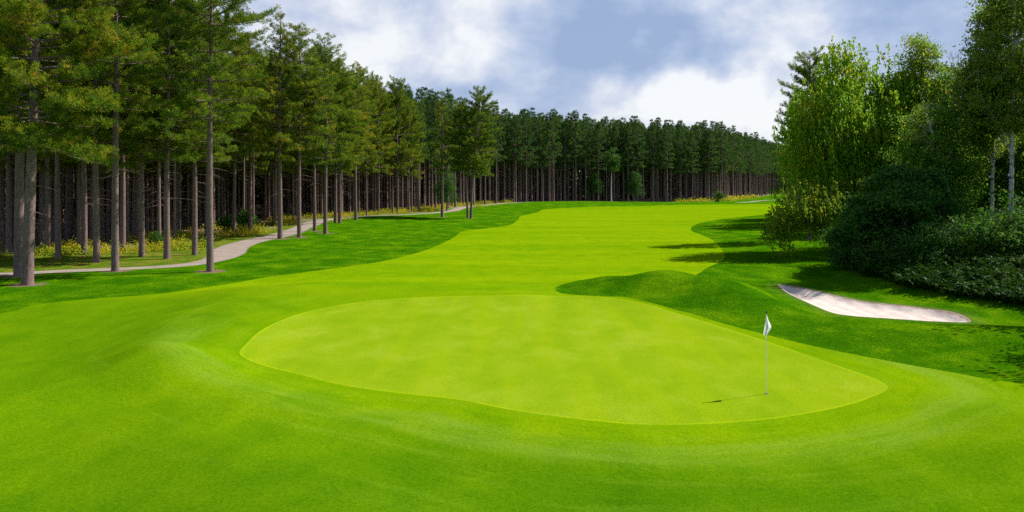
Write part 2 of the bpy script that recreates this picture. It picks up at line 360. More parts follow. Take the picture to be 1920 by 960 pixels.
m, t, b = new_mat('path_gravel'); P = t.n('ShaderNodeTexCoord').outputs['Object']
pc = t.ramp(t.math('ADD', t.math('MULTIPLY', t.noise(P, .8, 5, .6), .6), t.math('MULTIPLY', t.noise(P, 12, 4, .7), .4)), [(.35, (.19, .145, .115)), (.65, (.31, .25, .21))])
dm = t.math('ADD', t.attr('d_path'), t.math('MULTIPLY', t.noise(P, 1.5, 4), .35))
t.put(b.inputs['Base Color'], t.mix(t.mapr(dm, -.05, .15), pc, (.14, .12, .07))); b.inputs['Roughness'].default_value = .9; M['path'] = m
m, t, b = new_mat('bunker_sand'); P = t.n('ShaderNodeTexCoord').outputs['Object']
wav = t.n('ShaderNodeTexWave'); t.L.new(t.scalev(P, (.35, 1, 1)), wav.inputs['Vector']); wav.inputs['Scale'].default_value = 1.1; wav.inputs['Distortion'].default_value = 3.5; wav.inputs['Detail'].default_value = 3
sc = t.ramp(t.math('ADD', t.math('MULTIPLY', t.noise(P, 1.1, 5, .6), .7), t.math('MULTIPLY', t.noise(P, 14, 4, .7), .3)), [(.35, (.47, .375, .325)), (.65, (.58, .485, .43))])
sc = t.mix(t.math('MULTIPLY', wav.outputs[1], .12), sc, (.40, .33, .30))
dd = t.math('ADD', t.attr('d_sand'), t.math('MULTIPLY', t.noise(P, 1.6, 4), .25))
t.put(b.inputs['Base Color'], t.mix(t.mapr(dd, -.10, .04), sc, (.24, .17, .12))); b.inputs['Roughness'].default_value = .95
bp = t.n('ShaderNodeBump'); bp.inputs['Strength'].default_value = .6; bp.inputs['Distance'].default_value = .05
t.put(bp.inputs['Height'], t.math('ADD', wav.outputs[1], t.noise(P, 6, 4))); t.L.new(bp.outputs[0], b.inputs['Normal']); M['sand'] = m

Tg, T, A = split(T, A, 2)
Tf, T, A = split(T, A, 3)
Ts, T, A = split(T, A, 4)
Tp, T, A = split(T, A, 5)
Tl, T, A = split(T, A, 6)
ground_piece('putting_green', Tg, M['green']); ground_piece('fairway', Tf, M['fair']); ground_piece('bunker_sand', Ts, M['sand'])
ground_piece('cart_path', Tp, M['path']); ground_piece('forest_floor', Tl, M['litter']); ground_piece('ground', T, M['rough'])

# ------------------------------------------------------------------ plant materials
def leaf_mat(name, stops, trans=.35, patch=.35, patch_scale=.35, rough=.55):
    m, t, b = new_mat(name)
    g = t.n('ShaderNodeNewGeometry').outputs['Random Per Island']; P = t.n('ShaderNodeTexCoord').outputs['Object']
    oi = t.n('ShaderNodeObjectInfo').outputs['Random']
    f = t.math('ADD', t.math('MULTIPLY', g, 1 - patch), t.math('MULTIPLY', t.mapr(t.noise(P, patch_scale, 3, .6), .3, .7), patch))
    f = t.math('ADD', f, t.math('MULTIPLY', t.math('SUBTRACT', oi, .5), .14), clamp=True)
    col = t.ramp(f, stops)
    t.put(b.inputs['Base Color'], col); b.inputs['Roughness'].default_value = rough; b.inputs['Specular IOR Level'].default_value = .04
    tr = t.n('ShaderNodeBsdfTranslucent'); hs = t.n('ShaderNodeHueSaturation'); t.put(hs.inputs['Color'], col); hs.inputs['Value'].default_value = 1.6; hs.inputs['Hue'].default_value = .485
    t.L.new(hs.outputs[0], tr.inputs[0])
    mx = t.n('ShaderNodeMixShader'); mx.inputs[0].default_value = trans
    t.L.new(b.outputs[0], mx.inputs[1]); t.L.new(tr.outputs[0], mx.inputs[2]); t.L.new(mx.outputs[0], t.N['Material Output'].inputs[0])
    return m
M['needle'] = leaf_mat('pine_needles', [(0, (.036, .095, .010)), (.4, (.095, .168, .010)), (.70, (.165, .225, .012)), (.86, (.26, .245, .014)), (1, (.48, .26, .02))], .34, .4, .5)
M['needle_far'] = leaf_mat('far_pine_needles', [(0, (.024, .075, .018)), (.5, (.055, .12, .022)), (1, (.10, .165, .024))], .25, .4, .3)
M['willow'] = leaf_mat('weeping_leaves', [(0, (.07, .19, .012)), (.55, (.13, .27, .014)), (.88, (.22, .31, .016)), (1, (.42, .32, .02))], .5, .35, .4)
M['yellowing'] = leaf_mat('yellowing_leaves', [(0, (.07, .17, .014)), (.6, (.145, .235, .016)), (1, (.40, .32, .03))], .5, .4, .8)
M['maple'] = leaf_mat('dark_leaves', [(0, (.02, .082, .014)), (.6, (.045, .125, .018)), (1, (.10, .18, .02))], .33, .3, .4)
M['midleaf'] = leaf_mat('mid_green_leaves', [(0, (.035, .12, .014)), (.6, (.08, .18, .018)), (.92, (.15, .24, .02)), (1, (.34, .30, .03))], .42, .45, .35)
M['aspen'] = leaf_mat('aspen_leaves', [(0, (.07, .18, .016)), (.55, (.12, .23, .018)), (.85, (.22, .27, .02)), (1, (.42, .35, .03))], .45, .5, .35)
M['birchleaf'] = leaf_mat('birch_leaves', [(0, (.075, .16, .018)), (.55, (.12, .20, .02)), (.9, (.20, .23, .02)), (1, (.36, .28, .03))], .45, .35, .4)
M['fern'] = leaf_mat('fern_fronds', [(0, (.010, .042, .003)), (.6, (.022, .070, .004)), (.9, (.05, .085, .006)), (1, (.10, .055, .012))], .2, .4, .5)  # fronds coloured darker so the bank reads as shaded
M['brush'] = leaf_mat('gold_undergrowth', [(0, (.09, .18, .012)), (.4, (.24, .29, .015)), (.75, (.48, .40, .02)), (1, (.42, .20, .03))], .35, .55, .18)

def bark(name, c0, c1, sx, bump, white=False):
    m, t, b = new_mat(name); P = t.n('ShaderNodeTexCoord').outputs['Object']
    n = t.noise(t.scalev(P, sx), 1, 7, .75, .8); v = t.n('ShaderNodeTexVoronoi'); t.L.new(t.scalev(P, tuple(q * 1.3 for q in sx)), v.inputs['Vector'])
    f = t.math('ADD', t.math('MULTIPLY', n, .65), t.math('MULTIPLY', v.outputs[0], .45))
    col = t.ramp(f, [(.38, c0), (.58, c1)])
    if white:
        k = t.noise(t.scalev(P, (1.5, 1.5, 5)), 1.2, 4, .6, .3); col = t.mix(t.mapr(k, .56, .66), col, (.03, .027, .025))
    t.put(b.inputs['Base Color'], col); b.inputs['Roughness'].default_value = .9; b.inputs['Specular IOR Level'].default_value = .15
    bp = t.n('ShaderNodeBump'); bp.inputs['Strength'].default_value = bump; bp.inputs['Distance'].default_value = .05
    t.put(bp.inputs['Height'], f); t.L.new(bp.outputs[0], b.inputs['Normal'])
    return m
M['bark'] = bark('pine_bark', (.028, .016, .014), (.215, .145, .135), (7, 7, 2.6), .3)
M['birch'] = bark('birch_bark', (.27, .24, .22), (.55, .51, .49), (5, 5, 12), .3, True)
M['dkbark'] = bark('dark_bark', (.05, .04, .033), (.15, .12, .10), (12, 12, 4), .7)

# ------------------------------------------------------------------ plant geometry
class Geo:
    def __init__(s): s.V = []; s.F = []; s.n = 0
    def add(s, V, F):
        s.V.append(np.asarray(V, float)); s.F.append(np.asarray(F) + s.n); s.n += len(V)
    def mesh(s, name, mat, smooth_=False):
        return raw_mesh(name, np.concatenate(s.V), s.F, [mat], smooth_=smooth_)
def tube(g, P, R, sides=6):
    P = np.asarray(P, float); R = np.asarray(R, float); n = len(P)
    d = np.gradient(P, axis=0); d /= np.linalg.norm(d, axis=1)[:, None] + 1e-9
    ref = np.array([0, 0, 1.]) if abs(d[:, 2]).mean() < .8 else np.array([1., 0, 0])
    a = np.cross(d, ref); a /= np.linalg.norm(a, axis=1)[:, None] + 1e-9; b = np.cross(d, a)
    th = np.arange(sides) * 2 * np.pi / sides
    V = P[:, None] + R[:, None, None] * (np.cos(th)[None, :, None] * a[:, None] + np.sin(th)[None, :, None] * b[:, None])
    i = np.arange(n - 1)[:, None] * sides; j = np.arange(sides)[None, :]; j2 = (j + 1) % sides
    Fq = np.stack([i + j, i + j2, i + sides + j2, i + sides + j], -1).reshape(-1, 4)
    g.add(V.reshape(-1, 3), Fq)
def unit(v): return v / (np.linalg.norm(v, axis=-1, keepdims=True) + 1e-9)
def tufts(g, P, D, rng, n, ln, wd, spread=1.1):
    """needle bundles: n blades fan out of each point, joined at its centre"""
    k = len(P); P = np.asarray(P); D = unit(np.asarray(D))
    r = unit(rng.normal(size=(k, n, 3))); dirs = unit(D[:, None] + spread * r)
    L = ln * rng.uniform(.65, 1.2, (k, n, 1)); side = unit(np.cross(dirs, rng.normal(size=(k, n, 3)))) * wd * rng.uniform(.6, 1.2, (k, n, 1))
    tip = P[:, None] + dirs * L
    V = np.concatenate([P[:, None], (tip - side), (tip + side)], 1).reshape(-1, 3)
    base = (np.arange(k) * (1 + 2 * n))[:, None]; j = np.arange(n)[None]
    F_ = np.stack([np.broadcast_to(base, (k, n)), base + 1 + j, base + 1 + n + j], -1).reshape(-1, 3)
    g.add(V, F_)

def pine(seed, Ht=22., cb=.42, spread=3., rad=.26, step=.55, per=5, lod=0, lean=(0, 0), dead=True, open_=0.0, conic=0.3, twigs=None):
    rng = RS(seed); tr = Geo(); cr = Geo()
    nz = 14 if lod == 0 else 7; zs = np.linspace(0, 1, nz); zs = zs ** 1.1
    ax = np.stack([lean[0] * zs ** 1.3 + .12 * np.sin(zs * 5 + seed) * zs, lean[1] * zs ** 1.3 + .12 * np.cos(zs * 4 + seed) * zs, zs * Ht - .25 * (zs == 0)], 1)
    rr = rad * (1 - .80 * zs ** 1.1) * (1 + .35 * np.exp(-zs * Ht / .45)); rr[-1] = .02
    if lod == 0:
        ax = np.insert(ax, 1, ax[0] + (ax[1] - ax[0]) * .25, 0); rr = np.insert(rr, 1, rad * 1.04)
    tube(tr, ax, rr, 12 if lod == 0 else 7)
    axis = lambda z: np.array([np.interp(z, ax[:, 2], ax[:, 0]), np.interp(z, ax[:, 2], ax[:, 1]), z])
    TP, TD = [], []
    z = cb * Ht
    while z < Ht - .3:
        q = (z - cb * Ht) / (Ht * (1 - cb))
        prof = (conic * (1 - q) + (1 - conic) * np.sqrt(max(0, 1 - q ** 2.2))) * (.62 + .38 * min(1, q * 3.5)) + .10
        nb = per if q < .85 else max(3, per - 1)
        a0 = rng.uniform(0, 6.28)
        for k in range(nb):
            if rng.rand() < .12: continue
            th = a0 + k * 6.283 / nb + rng.normal() * .25; L = spread * prof * rng.uniform(.6, 1.18)
            if open_: L *= 1 + open_ * max(0, math.cos(th + .3)) * (1 - q)
            elv = math.radians(-8 + 42 * q + rng.normal() * 8)
            dirh = np.array([math.cos(th), math.sin(th), 0]); s = np.linspace(0, 1, 5)
            pts = axis(z) + np.outer(s * L * math.cos(elv), dirh) + np.outer(s * L * math.sin(elv) + .13 * L * s ** 2.4 - .05 * L * s, [0, 0, 1])
            tube(tr, pts, np.maximum(.012 + .012 * L * (1 - s), .008) * (1 if lod == 0 else 1.4), 4 if lod == 0 else 3)
            dv = unit(pts[-1] - pts[-2]); sd = np.cross(dv, [0, 0, 1])
            nt = max(3, int(L * (4.6 if lod == 0 else 2.8) * (twigs or 1)))
            for i in range(nt):
                u = .30 + .7 * (i + rng.rand()) / nt if q < .7 else .12 + .88 * (i + rng.rand()) / nt
                p = np.array([np.interp(u, s, pts[:, c]) for c in range(3)])
                tl = L * rng.uniform(.12, .30) * (1.25 - .5 * u) + .1
                td = unit(dv * rng.uniform(.4, 1) + sd * rng.choice([-1, 1]) * rng.uniform(.3, 1.1) + np.array([0, 0, rng.uniform(0, .75)]))
                e = p + td * tl
                if lod == 0: 
                    tube(tr, [p, e], [.009, .004], 3)
                    m_ = max(1, int(tl / .17))
                    for c in range(m_): TP.append(p + (e - p) * (c + 1) / m_ + rng.normal(size=3) * .03); TD.append(td + np.array([0, 0, .35]))
                else:
                    TP.append(e); TD.append(td + np.array([0, 0, .3]))
                    if tl > .45: TP.append((p + e) / 2); TD.append(td)
            TP.append(pts[-1]); TD.append(dv)
        z += step * rng.uniform(.75, 1.25) * (1.15 - .35 * q)
    TP.append(axis(Ht)); TD.append(np.array([0, 0, 1.]))
    if dead:                                 # dead whorls under the crown
        z = (cb - .16) * Ht
        while z < cb * Ht + 2.5:
            for k in range(2 if lod == 0 else 1):
                th = rng.uniform(0, 6.28); L = rng.uniform(.4, spread * .75); s = np.linspace(0, 1, 4)
                p = axis(z) + np.outer(s * L, [math.cos(th), math.sin(th), 0]) + np.outer(-.18 * L * s ** 2 + .05 * rng.normal() * s, [0, 0, 1])
                tube(tr, p, .018 * (1 - .8 * s) * (1 if lod == 0 else 1.3), 3)
            z += rng.uniform(.35, .8)
    if lod == 0: tufts(cr, TP, TD, rng, 24, .25, .017)
    else: tufts(cr, TP, TD, rng, 13, .38, .055, 1.2)
    return tr, cr

def finish_pine(tr, cr, far=False):
    return tr.mesh('trunk', M['bark'], True), cr.mesh('crown', M['needle_far'] if far else M['needle'])

NEAR = [finish_pine(*pine(11, 22, .36, 3.3, rad=.20)), finish_pine(*pine(12, 22, .42, 3.0, conic=.5, rad=.19)), finish_pine(*pine(13, 22, .34, 3.5, conic=.2, rad=.20)), finish_pine(*pine(14, 22, .44, 3.1, rad=.19))]
FARV = [finish_pine(*pine(30 + i, 22, .40 + .035 * i, 3.0 - .15 * i, lod=1, step=.75, rad=.20, conic=.75), far=True) for i in range(4)]
OPEN = finish_pine(*pine(51, 23, .31, 4.0, rad=.30, open_=.4, step=.5, lean=(1.1, 0)))
OPEN2 = finish_pine(*pine(52, 23, .38, 3.5, rad=.30, open_=.2, lean=(.5, 0)))
SPIRE = finish_pine(*pine(53, 22, .36, 3.1, conic=.85, rad=.25))
SPARSE = finish_pine(*pine(54, 22, .34, 3.8, step=.62, per=5, conic=.2, rad=.22, lean=(1.6, .3)))
SPARSE2 = finish_pine(*pine(55, 20, .40, 3.2, step=.62, per=5, conic=.3, rad=.20, lean=(-1.5, 0)))

def thing(name, label, cat, loc, rz=0, sc=1, group=None, sxy=None):
    o = bpy.data.objects.new(name, None); C.objects.link(o); o.empty_display_size = .5
    o.location = loc; o.rotation_euler = (0, 0, rz); o.scale = (sxy or sc, sxy or sc, sc)
    o['label'] = label; o['category'] = cat
    if group: o['group'] = group
    return o
def put_pine(v, x, y, label, group, rz, sc, sxy=None, ds=0.0):
    o = thing('pine_tree', label, 'pine tree', (x, y, H1(x, y)), rz, sc, group, sxy)
    link('trunk', v[0], o); link('crown', v[1], o)
    return o

FRONT = [  # base px, py, variant, height factor, rz, label
 (51, 534, OPEN, 1.0, 0, 'thick leaning pine nearest the viewer, bare soil ring at its foot'),
 (36, 519, OPEN2, .98, 2.2, 'thick straight pine close behind the leaning one, dark shaded trunk'),
 (216, 508.5, NEAR[1], 1.02, 1.0, 'dark trunked pine standing exactly on the edge of the cart path'),
 (394, 509, NEAR[3], .97, 4.0, 'tall pine on a round soil patch beside the sharp bend of the path'),
 (181, 492, NEAR[0], .95, 2.0, 'pine just behind the path, left of the dark trunked one at the path edge'),
 (109, 484, NEAR[1], .93, 3.1, 'dark pine in the thin grass, third from the left edge of the wood'),
 (158, 477, NEAR[2], .97, 5.0, 'pale slim pine between two dark trunks left of the path edge pine'),
 (230, 470, NEAR[3], 1.0, .5, 'slightly slanting pale pine rising out of the yellow undergrowth'),
 (266, 481, NEAR[0], .96, 1.3, 'slanting pine in the middle of the yellow undergrowth patch'),
 (313, 485, NEAR[2], .98, 2.4, 'straight thick pine in grass at the right end of the yellow undergrowth'),
 (365, 478, NEAR[0], .9, 3.8, 'pine with a grass tuft at its foot inside the bend of the path'),
 (89, 473, NEAR[1], .95, 4.4, 'pale pine in brown litter between the thick leaning pine and the dark one'),
 (16, 473, NEAR[2], .95, 5.1, 'slender leaning pine at the far left of the wood edge'),
 (439, 441, NEAR[1], .93, .2, 'pine beside a green bush just past the bend of the path'),
 (469, 437, NEAR[3], .95, 1.9, 'pine right of the green bush where the path straightens'),
 (525, 447.5, SPIRE, .98, 0.6, 'tall pointed pine in front of the path with its top above its neighbours'),
 (561, 445.5, NEAR[3], .93, 3.3, 'pine beside the tall pointed one at the near edge of the path'),
 (590, 433, NEAR[1], .9, 2.6, 'slim pine left of the pair where the path narrows'),
 (610, 438.5, NEAR[0], .92, 5.5, 'pine standing alone on the mown grass where the path narrows'),
 (629, 418, NEAR[2], .93, 1.1, 'left one of two close slim pines behind the narrowing path'),
 (637, 418.5, NEAR[0], .91, 4.1, 'right one of two close slim pines behind the narrowing path'),
 (667, 413, NEAR[1], .95, 2.2, 'single slim pine standing at the low crest that hides the path'),
 (829, 407, SPIRE, .86, 3.6, 'lone dark pine on the grass in front of the far stretch of path'),
 (877, 409, SPARSE2, .86, 0, 'left stem of the forked pair of open crowned pines on the fairway edge'),
 (883, 409.5, SPARSE, .87, 0, 'right stem of the forked pair, taller with an open ragged crown'),
]
placed = []
for px, py, v, sc, rz, lab in FRONT:
    x, y = at(px, py); placed.append((x, y))
    put_pine(v, x, y, lab, None, rz, sc, sc * (1.16 if v in NEAR else 1))

# the plantation: rows of pines filling the forest polygon
rng = RS(5); th = math.radians(17); sp = 3.35
u = np.arange(-420, 420, sp); UU, VV = np.meshgrid(u, np.arange(-120, 620, sp * .95))
px_ = UU * math.cos(th) - VV * math.sin(th); py_ = UU * math.sin(th) + VV * math.cos(th) + 60
px_ = px_.ravel() + rng.normal(size=px_.size) * .45; py_ = py_.ravel() + rng.normal(size=py_.size) * .45
sdF = seg_sd(px_, py_, FOREST); ang = px_ / np.maximum(py_, 1)
keep = (sdF < -.2) & (sdF > -62) & (py_ > 30) & (ang > -.78) & (ang < .82) & (rng.rand(px_.size) > .06)
keep &= (sdF > -34) | (px_ < -8)
px_, py_, sdF, ang = px_[keep], py_[keep], sdF[keep], ang[keep]
dmin = np.min([np.hypot(px_ - a, py_ - b) for a, b in placed], 0); pathd = line_d(px_, py_, PATH)
keep = (dmin > 1.8) & (pathd > 1.9); px_, py_, sdF, ang = px_[keep], py_[keep], sdF[keep], ang[keep]
inview = (np.abs(ang) < .60) & ~((ang > .335))
score = np.where(inview, 1, .0) * np.exp(sdF / 9) / py_ ** .8
order = np.argsort(-score); N_IND = 300 - len(FRONT)
ind, rest = order[:N_IND], order[N_IND:]
for i in ind:
    x, y = float(px_[i]), float(py_[i]); d = -sdF[i]
    farish = y > 150
    v = (FARV if farish else NEAR)[rng.randint(4)]
    if y < 200 and not (x > -3): lab, grp = 'slim straight pine packed in the dense stand behind the cart path', 'pines of the stand along the cart path'
    else: lab, grp = 'distant slim pine in the dark wood that closes the far end of the fairway', 'pines of the wood across the far end'
    sc = rng.uniform(.88, 1.07) * (.985 if y < 150 else 1)
    put_pine(v, x, y, lab, grp, rng.uniform(0, 6.28), sc, rng.uniform(.85, 1.05) * (.82 if not farish else 1))

# trees deeper in: one mass
def low_pine(seed, Ht=22., cb=.42):
    rng = RS(seed); tr = Geo(); cr = Geo(); zs = np.array([0, .5, 1.]); tube(tr, np.stack([zs * .3, zs * 0, zs * Ht], 1), np.array([.21, .15, .03]), 6)
    n = 210; q = rng.rand(n) ** .8; z = Ht * (cb + (1 - cb) * q); R = 2.9 * (.65 * (1 - q) + .35 * np.sqrt(np.clip(1 - q ** 2.2, 0, 1))) + .2
    a = rng.uniform(0, 6.28, n); r = R * np.sqrt(rng.uniform(.15, 1, n)); P = np.stack([r * np.cos(a), r * np.sin(a), z], 1)
    D = np.stack([np.cos(a), np.sin(a), np.full(n, .6)], 1); tufts(cr, P, D, rng, 8, .55, .09, 1.2)
    return np.concatenate(tr.V), np.concatenate(tr.F), np.concatenate(cr.V), np.concatenate(cr.F)
LV = [low_pine(80 + i, 22, .38 + .04 * i) for i in range(4)]
V, FQ, FT, n = [], [], [], 0
hz = H(px_, py_)
for i in rest:
    tv, tf, cv, cf = LV[rng.randint(4)]; s = rng.uniform(.92, 1.06); a = rng.uniform(0, 6.28); c_, s_ = math.cos(a) * s, math.sin(a) * s
    Rm = np.array([[c_, s_, 0], [-s_, c_, 0], [0, 0, s]]); off = np.array([px_[i], py_[i], hz[i]])
    V.append(tv @ Rm + off); FQ.append(tf + n); n += len(tv)
    V.append(cv @ Rm + off); FT.append(cf + n); n += len(cv)
me = raw_mesh('pine_forest', np.concatenate(V), [np.concatenate(FQ), np.concatenate(FT)], [M['bark'], M['needle_far']], [0, 1])
o = link('pine_forest', me); o['kind'] = 'stuff'

# young growth deep in the wood, closing it off
rng2 = RS(77); g = Geo(); cnt = 0; P, Dn = [], []
cx_ = rng2.uniform(-200, 260, 60000); cy_ = rng2.uniform(35, 560, 60000)
sdd = seg_sd(cx_, cy_, FOREST); an = cx_ / cy_
k = (an > -.8) & (an < .85) & (np.where(np.abs(cx_ + 12) < 26, (sdd < -28) & (sdd > -66) & (cy_ > 195), False) | np.where(cx_ < -8, (sdd < -48) & (sdd > -66), (sdd < -28) & (sdd > -44)))
cx_, cy_ = cx_[k], cy_[k]; k = rng2.rand(len(cx_)) < min(1, 17000 / max(1, len(cx_))); cx_, cy_ = cx_[k], cy_[k]
zb = H(cx_, cy_)
for j in range(9):
    P.append(np.stack([cx_ + rng2.normal(size=len(cx_)) * .7, cy_ + rng2.normal(size=len(cx_)) * .7, zb + rng2.uniform(.1, 11, len(cx_))], 1))
P = np.concatenate(P); tufts(g, P, rng2.normal(size=P.shape), rng2, 5, 1.3, .42, 1.2)
o = link('thicket', g.mesh('thicket', M['needle_far'])); o['kind'] = 'stuff'

# ------------------------------------------------------------------ broadleaf trees
def leaves(g, P, rng, size, asp=.55, up=.5, hang=False):
    n = len(P); N = unit(rng.normal(size=(n, 3)) + np.array([0, 0, up])); a = unit(np.cross(N, rng.normal(size=(n, 3))))
    if hang: a = unit(a * .5 + np.array([0, 0, -1.])); 
    b = unit(np.cross(N, a)); s = size * rng.uniform(.6, 1.3, (n, 1))
    V = np.stack([P - a * s, P + b * s * asp, P + a * s, P - b * s * asp], 1).reshape(-1, 3)
    g.add(V, np.arange(4 * n).reshape(n, 4))
def limb(g, p0, p1, r0, r1, rng, sag=.1, k=5, sides=5):
    s = np.linspace(0, 1, k); p0, p1 = np.asarray(p0, float), np.asarray(p1, float); L = np.linalg.norm(p1 - p0)
    P = p0 + np.outer(s, p1 - p0) + np.outer(np.sin(s * np.pi) * sag * L, [0, 0, 1]) + rng.normal(size=(k, 3)) * .025 * L * np.sin(s * np.pi)[:, None]
    tube(g, P, r0 + (r1 - r0) * s, sides); return P
def broadleaf(seed, ells, clumps, per, cr_, size, leafmat, barkmat, trunk_r=.2, trunk_top=None, trunk_pts=None, droop=0, flat_=.55, inner=.35, stems=1, hang=False, nl=14):
    rng = RS(seed); tr = Geo(); cr = Geo(); E = np.array(ells, float)
    wts = (E[:, 3] * E[:, 4] * E[:, 5]) ** (2 / 3.); wts /= wts.sum()
    pick = rng.choice(len(E), clumps, p=wts); d = unit(rng.normal(size=(clumps, 3))); rad = (inner + (1 - inner) * rng.rand(clumps) ** .6)[:, None]
    Cc = E[pick, :3] + d * E[pick, 3:] * rad * (1 + .12 * rng.normal(size=(clumps, 1)))
    Cc = Cc[Cc[:, 2] > .15]; clumps = len(Cc)
    sz = cr_ * rng.uniform(.55, 1.35, clumps)
    tt = trunk_top or (E[:, 2] + E[:, 5] * .75).max()
    if trunk_pts is None:
        zs = np.linspace(0, 1, 9)
        trunk_pts = np.stack([.15 * np.sin(zs * 4 + seed) * zs + E[0, 0] * zs * .6, .15 * np.cos(zs * 5 + seed) * zs + E[0, 1] * zs * .6, zs * tt - .2 * (zs == 0)], 1)
    tp = np.asarray(trunk_pts, float); s = np.linspace(0, 1, len(tp))
    tube(tr, tp, trunk_r * (1 - .85 * s) * (1 + .4 * np.exp(-s * 12)) + .012, 9)
    order = rng.permutation(clumps)
    nodes = [(p, trunk_r * (1 - .85 * q)) for p, q in zip(tp[2:], s[2:])]
    NP = np.array([p for p, _ in nodes]); 
    for i in order[:nl]:
        c = Cc[i]; cand = NP[:len(tp)]; j = np.argmin(np.linalg.norm(cand - c - np.array([0, 0, -1.2]), axis=1))
        P = limb(tr, cand[j], c, max(.03, trunk_r * .35), .015, rng, .05); NP = np.concatenate([NP, P[2:]])
    for i in order[nl:nl + min(clumps, 220)]:
        c = Cc[i]; j = np.argmin(np.linalg.norm(NP - c, axis=1)); limb(tr, NP[j], c, .02, .006, rng, .08, 4, 3)
    for c, q in zip(Cc, sz):
        n = int(per * q ** 2 / cr_ ** 2)
        if n < 4: continue
        if droop:
            ns = max(3, n // 16); st = c + rng.normal(size=(ns, 3)) * q * .55; L = droop * rng.uniform(.4, 1.2, ns)
            uu = rng.rand(n); ix = rng.randint(0, ns, n); P = st[ix] + np.stack([rng.normal(size=n) * .05 + .15 * uu, rng.normal(size=n) * .05, -uu * L[ix]], 1)
            P[:, 2] += .25 * np.sin(uu * 3) * 1.0
        else:
            P = c + rng.normal(size=(n, 3)) * q * np.array([.55, .55, .55 * flat_])
        P = P[P[:, 2] > .02]
        leaves(cr, P, rng, size, up=.6, hang=hang)
    return tr.mesh('trunk', barkmat, True), cr.mesh('crown', leafmat)

def put_tree(name, label, cat, x, y, ms, rz=0, sc=1, group=None):
    o = thing(name, label, cat, (x, y, H1(x, y)), rz, sc, group); link('trunk', ms[0], o)
    if ms[1]: link('crown', ms[1], o)
    return o

# weeping tree, its top at 15 m
wt = broadleaf(101, [(-.3, 0, 9.6, 4.3, 4.0, 5.0), (-2.0, -.5, 7.0, 3.2, 3.2, 4.2), (2.2, 0, 8.8, 3.0, 3.2, 4.4), (-.8, 0, 13.3, 1.9, 1.8, 1.9), (.3, 0, 5.0, 4.0, 3.5, 3.4), (2.8, .3, 11.6, 2.0, 1.8, 2.2), (3.2, .2, 7, 2.4, 2.4, 4), (-3.1, -.3, 9.9, 1.5, 1.5, 2.0), (-3.7, -.4, 6.6, 1.5, 1.6, 3.4)], 760, 130, .75, .10, M['willow'], M['dkbark'], .28, 14, droop=1.5, hang=True, inner=.45)
put_tree('weeping_tree', 'tall weeping tree with trailing light green foliage beside the far fairway', 'tree', 26.3, 66, wt, 0, 1.06)
dt = broadleaf(102, [(-2.5, 0, 3.9, 1.9, 1.5, 1.6), (-3.7, .1, 2.6, 1.6, 1.3, 1.4), (-.8, 0, 3.9, 1.6, 1.5, 1.7)], 150, 85, .5, .085, M['yellowing'], M['dkbark'], .13, droop=.9, hang=True, trunk_pts=[(0, 0, -.2), (-.1, 0, .8), (-.4, 0, 1.8), (-1.0, 0, 2.9), (-1.8, 0, 3.9), (-2.6, 0, 4.4)])
put_tree('drooping_tree', 'small low tree with drooping boughs of yellowing leaves over the rough', 'tree', 22.7, 60.2, dt, 0, .96)
put_pine(NEAR[1], 38.5, 106.5, 'tall pine hidden behind the weeping tree and shading the fairway edge', None, 2.0, .82, .8)
x, y = 27.2, 78
put_pine(NEAR[2], x, y, 'dark pine looking out behind the left side of the weeping tree', None, 1.0, .78, .8)
def lobes(seed, n, w, z0, z1, r0, r1, top=.45):
    r_ = RS(seed); o = []
    for i in range(n):
        z = r_.uniform(z0, z1); q = (z - z0) / (z1 - z0); a = r_.uniform(0, 6.28); r = w * (1 - (1 - top) * q) * r_.uniform(.25, 1)
        k = r_.uniform(r0, r1) * (1 - .25 * q); o.append((r * math.cos(a), r * math.sin(a) * .8, z, k, k, k * r_.uniform(.45, .75)))
    return o
mp = broadleaf(103, lobes(8, 34, 3.8, .7, 6.6, .8, 1.7), 520, 120, .55, .11, M['maple'], M['dkbark'], .22, 6, inner=.3, flat_=.5)
put_tree('maple_tree', 'broad dark green leafy tree with low skirts touching the rough', 'tree', 24.0, 53.2, mp)
asp = broadleaf(104, [(0, 0, 12.0, 2.1, 2.0, 4.2), (-.9, 0, 12.8, 1.4, 1.4, 1.5), (.2, 0, 15.4, 1.1, 1.1, 1.5), (.6, 0, 8.2, 2.3, 2.2, 3.6), (0, 0, 5, 2.2, 2, 3)], 420, 95, .62, .095, M['aspen'], M['dkbark'], .18, 16)
put_tree('aspen_tree', 'tall narrow tree with a yellow patch high in its green crown', 'tree', 31.6, 66, asp)
mid = broadleaf(105, [(0, 0, 7.6, 2.9, 2.6, 3.6), (1.8, 0, 6.0, 2.4, 2.2, 3.6), (-1.4, 0, 5.4, 2.4, 2.2, 3.6), (0, 0, 3, 2.8, 2.4, 2.6)] + lobes(21, 16, 3.2, 2.5, 11.2, .8, 1.4, .3), 460, 85, .62, .095, M['midleaf'], M['dkbark'], .2, 10)
put_tree('leafy_tree', 'dark rounded leafy tree between the broad dark tree and the birches', 'tree', 29.0, 58.5, mid, .4)
put_tree('leafy_tree', 'leafy tree showing its top in the gap left of the birches', 'tree', 34.2, 67, mid, 2.4, 1.35)
bA = broadleaf(106, [(.1, 0, 12.4, 2.2, 2.1, 4.6), (-.8, 0, 10.2, 1.9, 1.8, 2.8), (.3, 0, 16.2, 1.7, 1.6, 2.4), (1.6, 0, 12.5, 2.2, 2, 4.5), (.6, 0, 9.0, 1.4, 1.6, 1.6)], 400, 80, .55, .09, M['birchleaf'], M['birch'], .16, 17.5, nl=26)
put_tree('birch_tree', 'white trunked birch at the right edge, the taller of the pair', 'birch', 32.4, 55.4, bA, 0, 1.1)
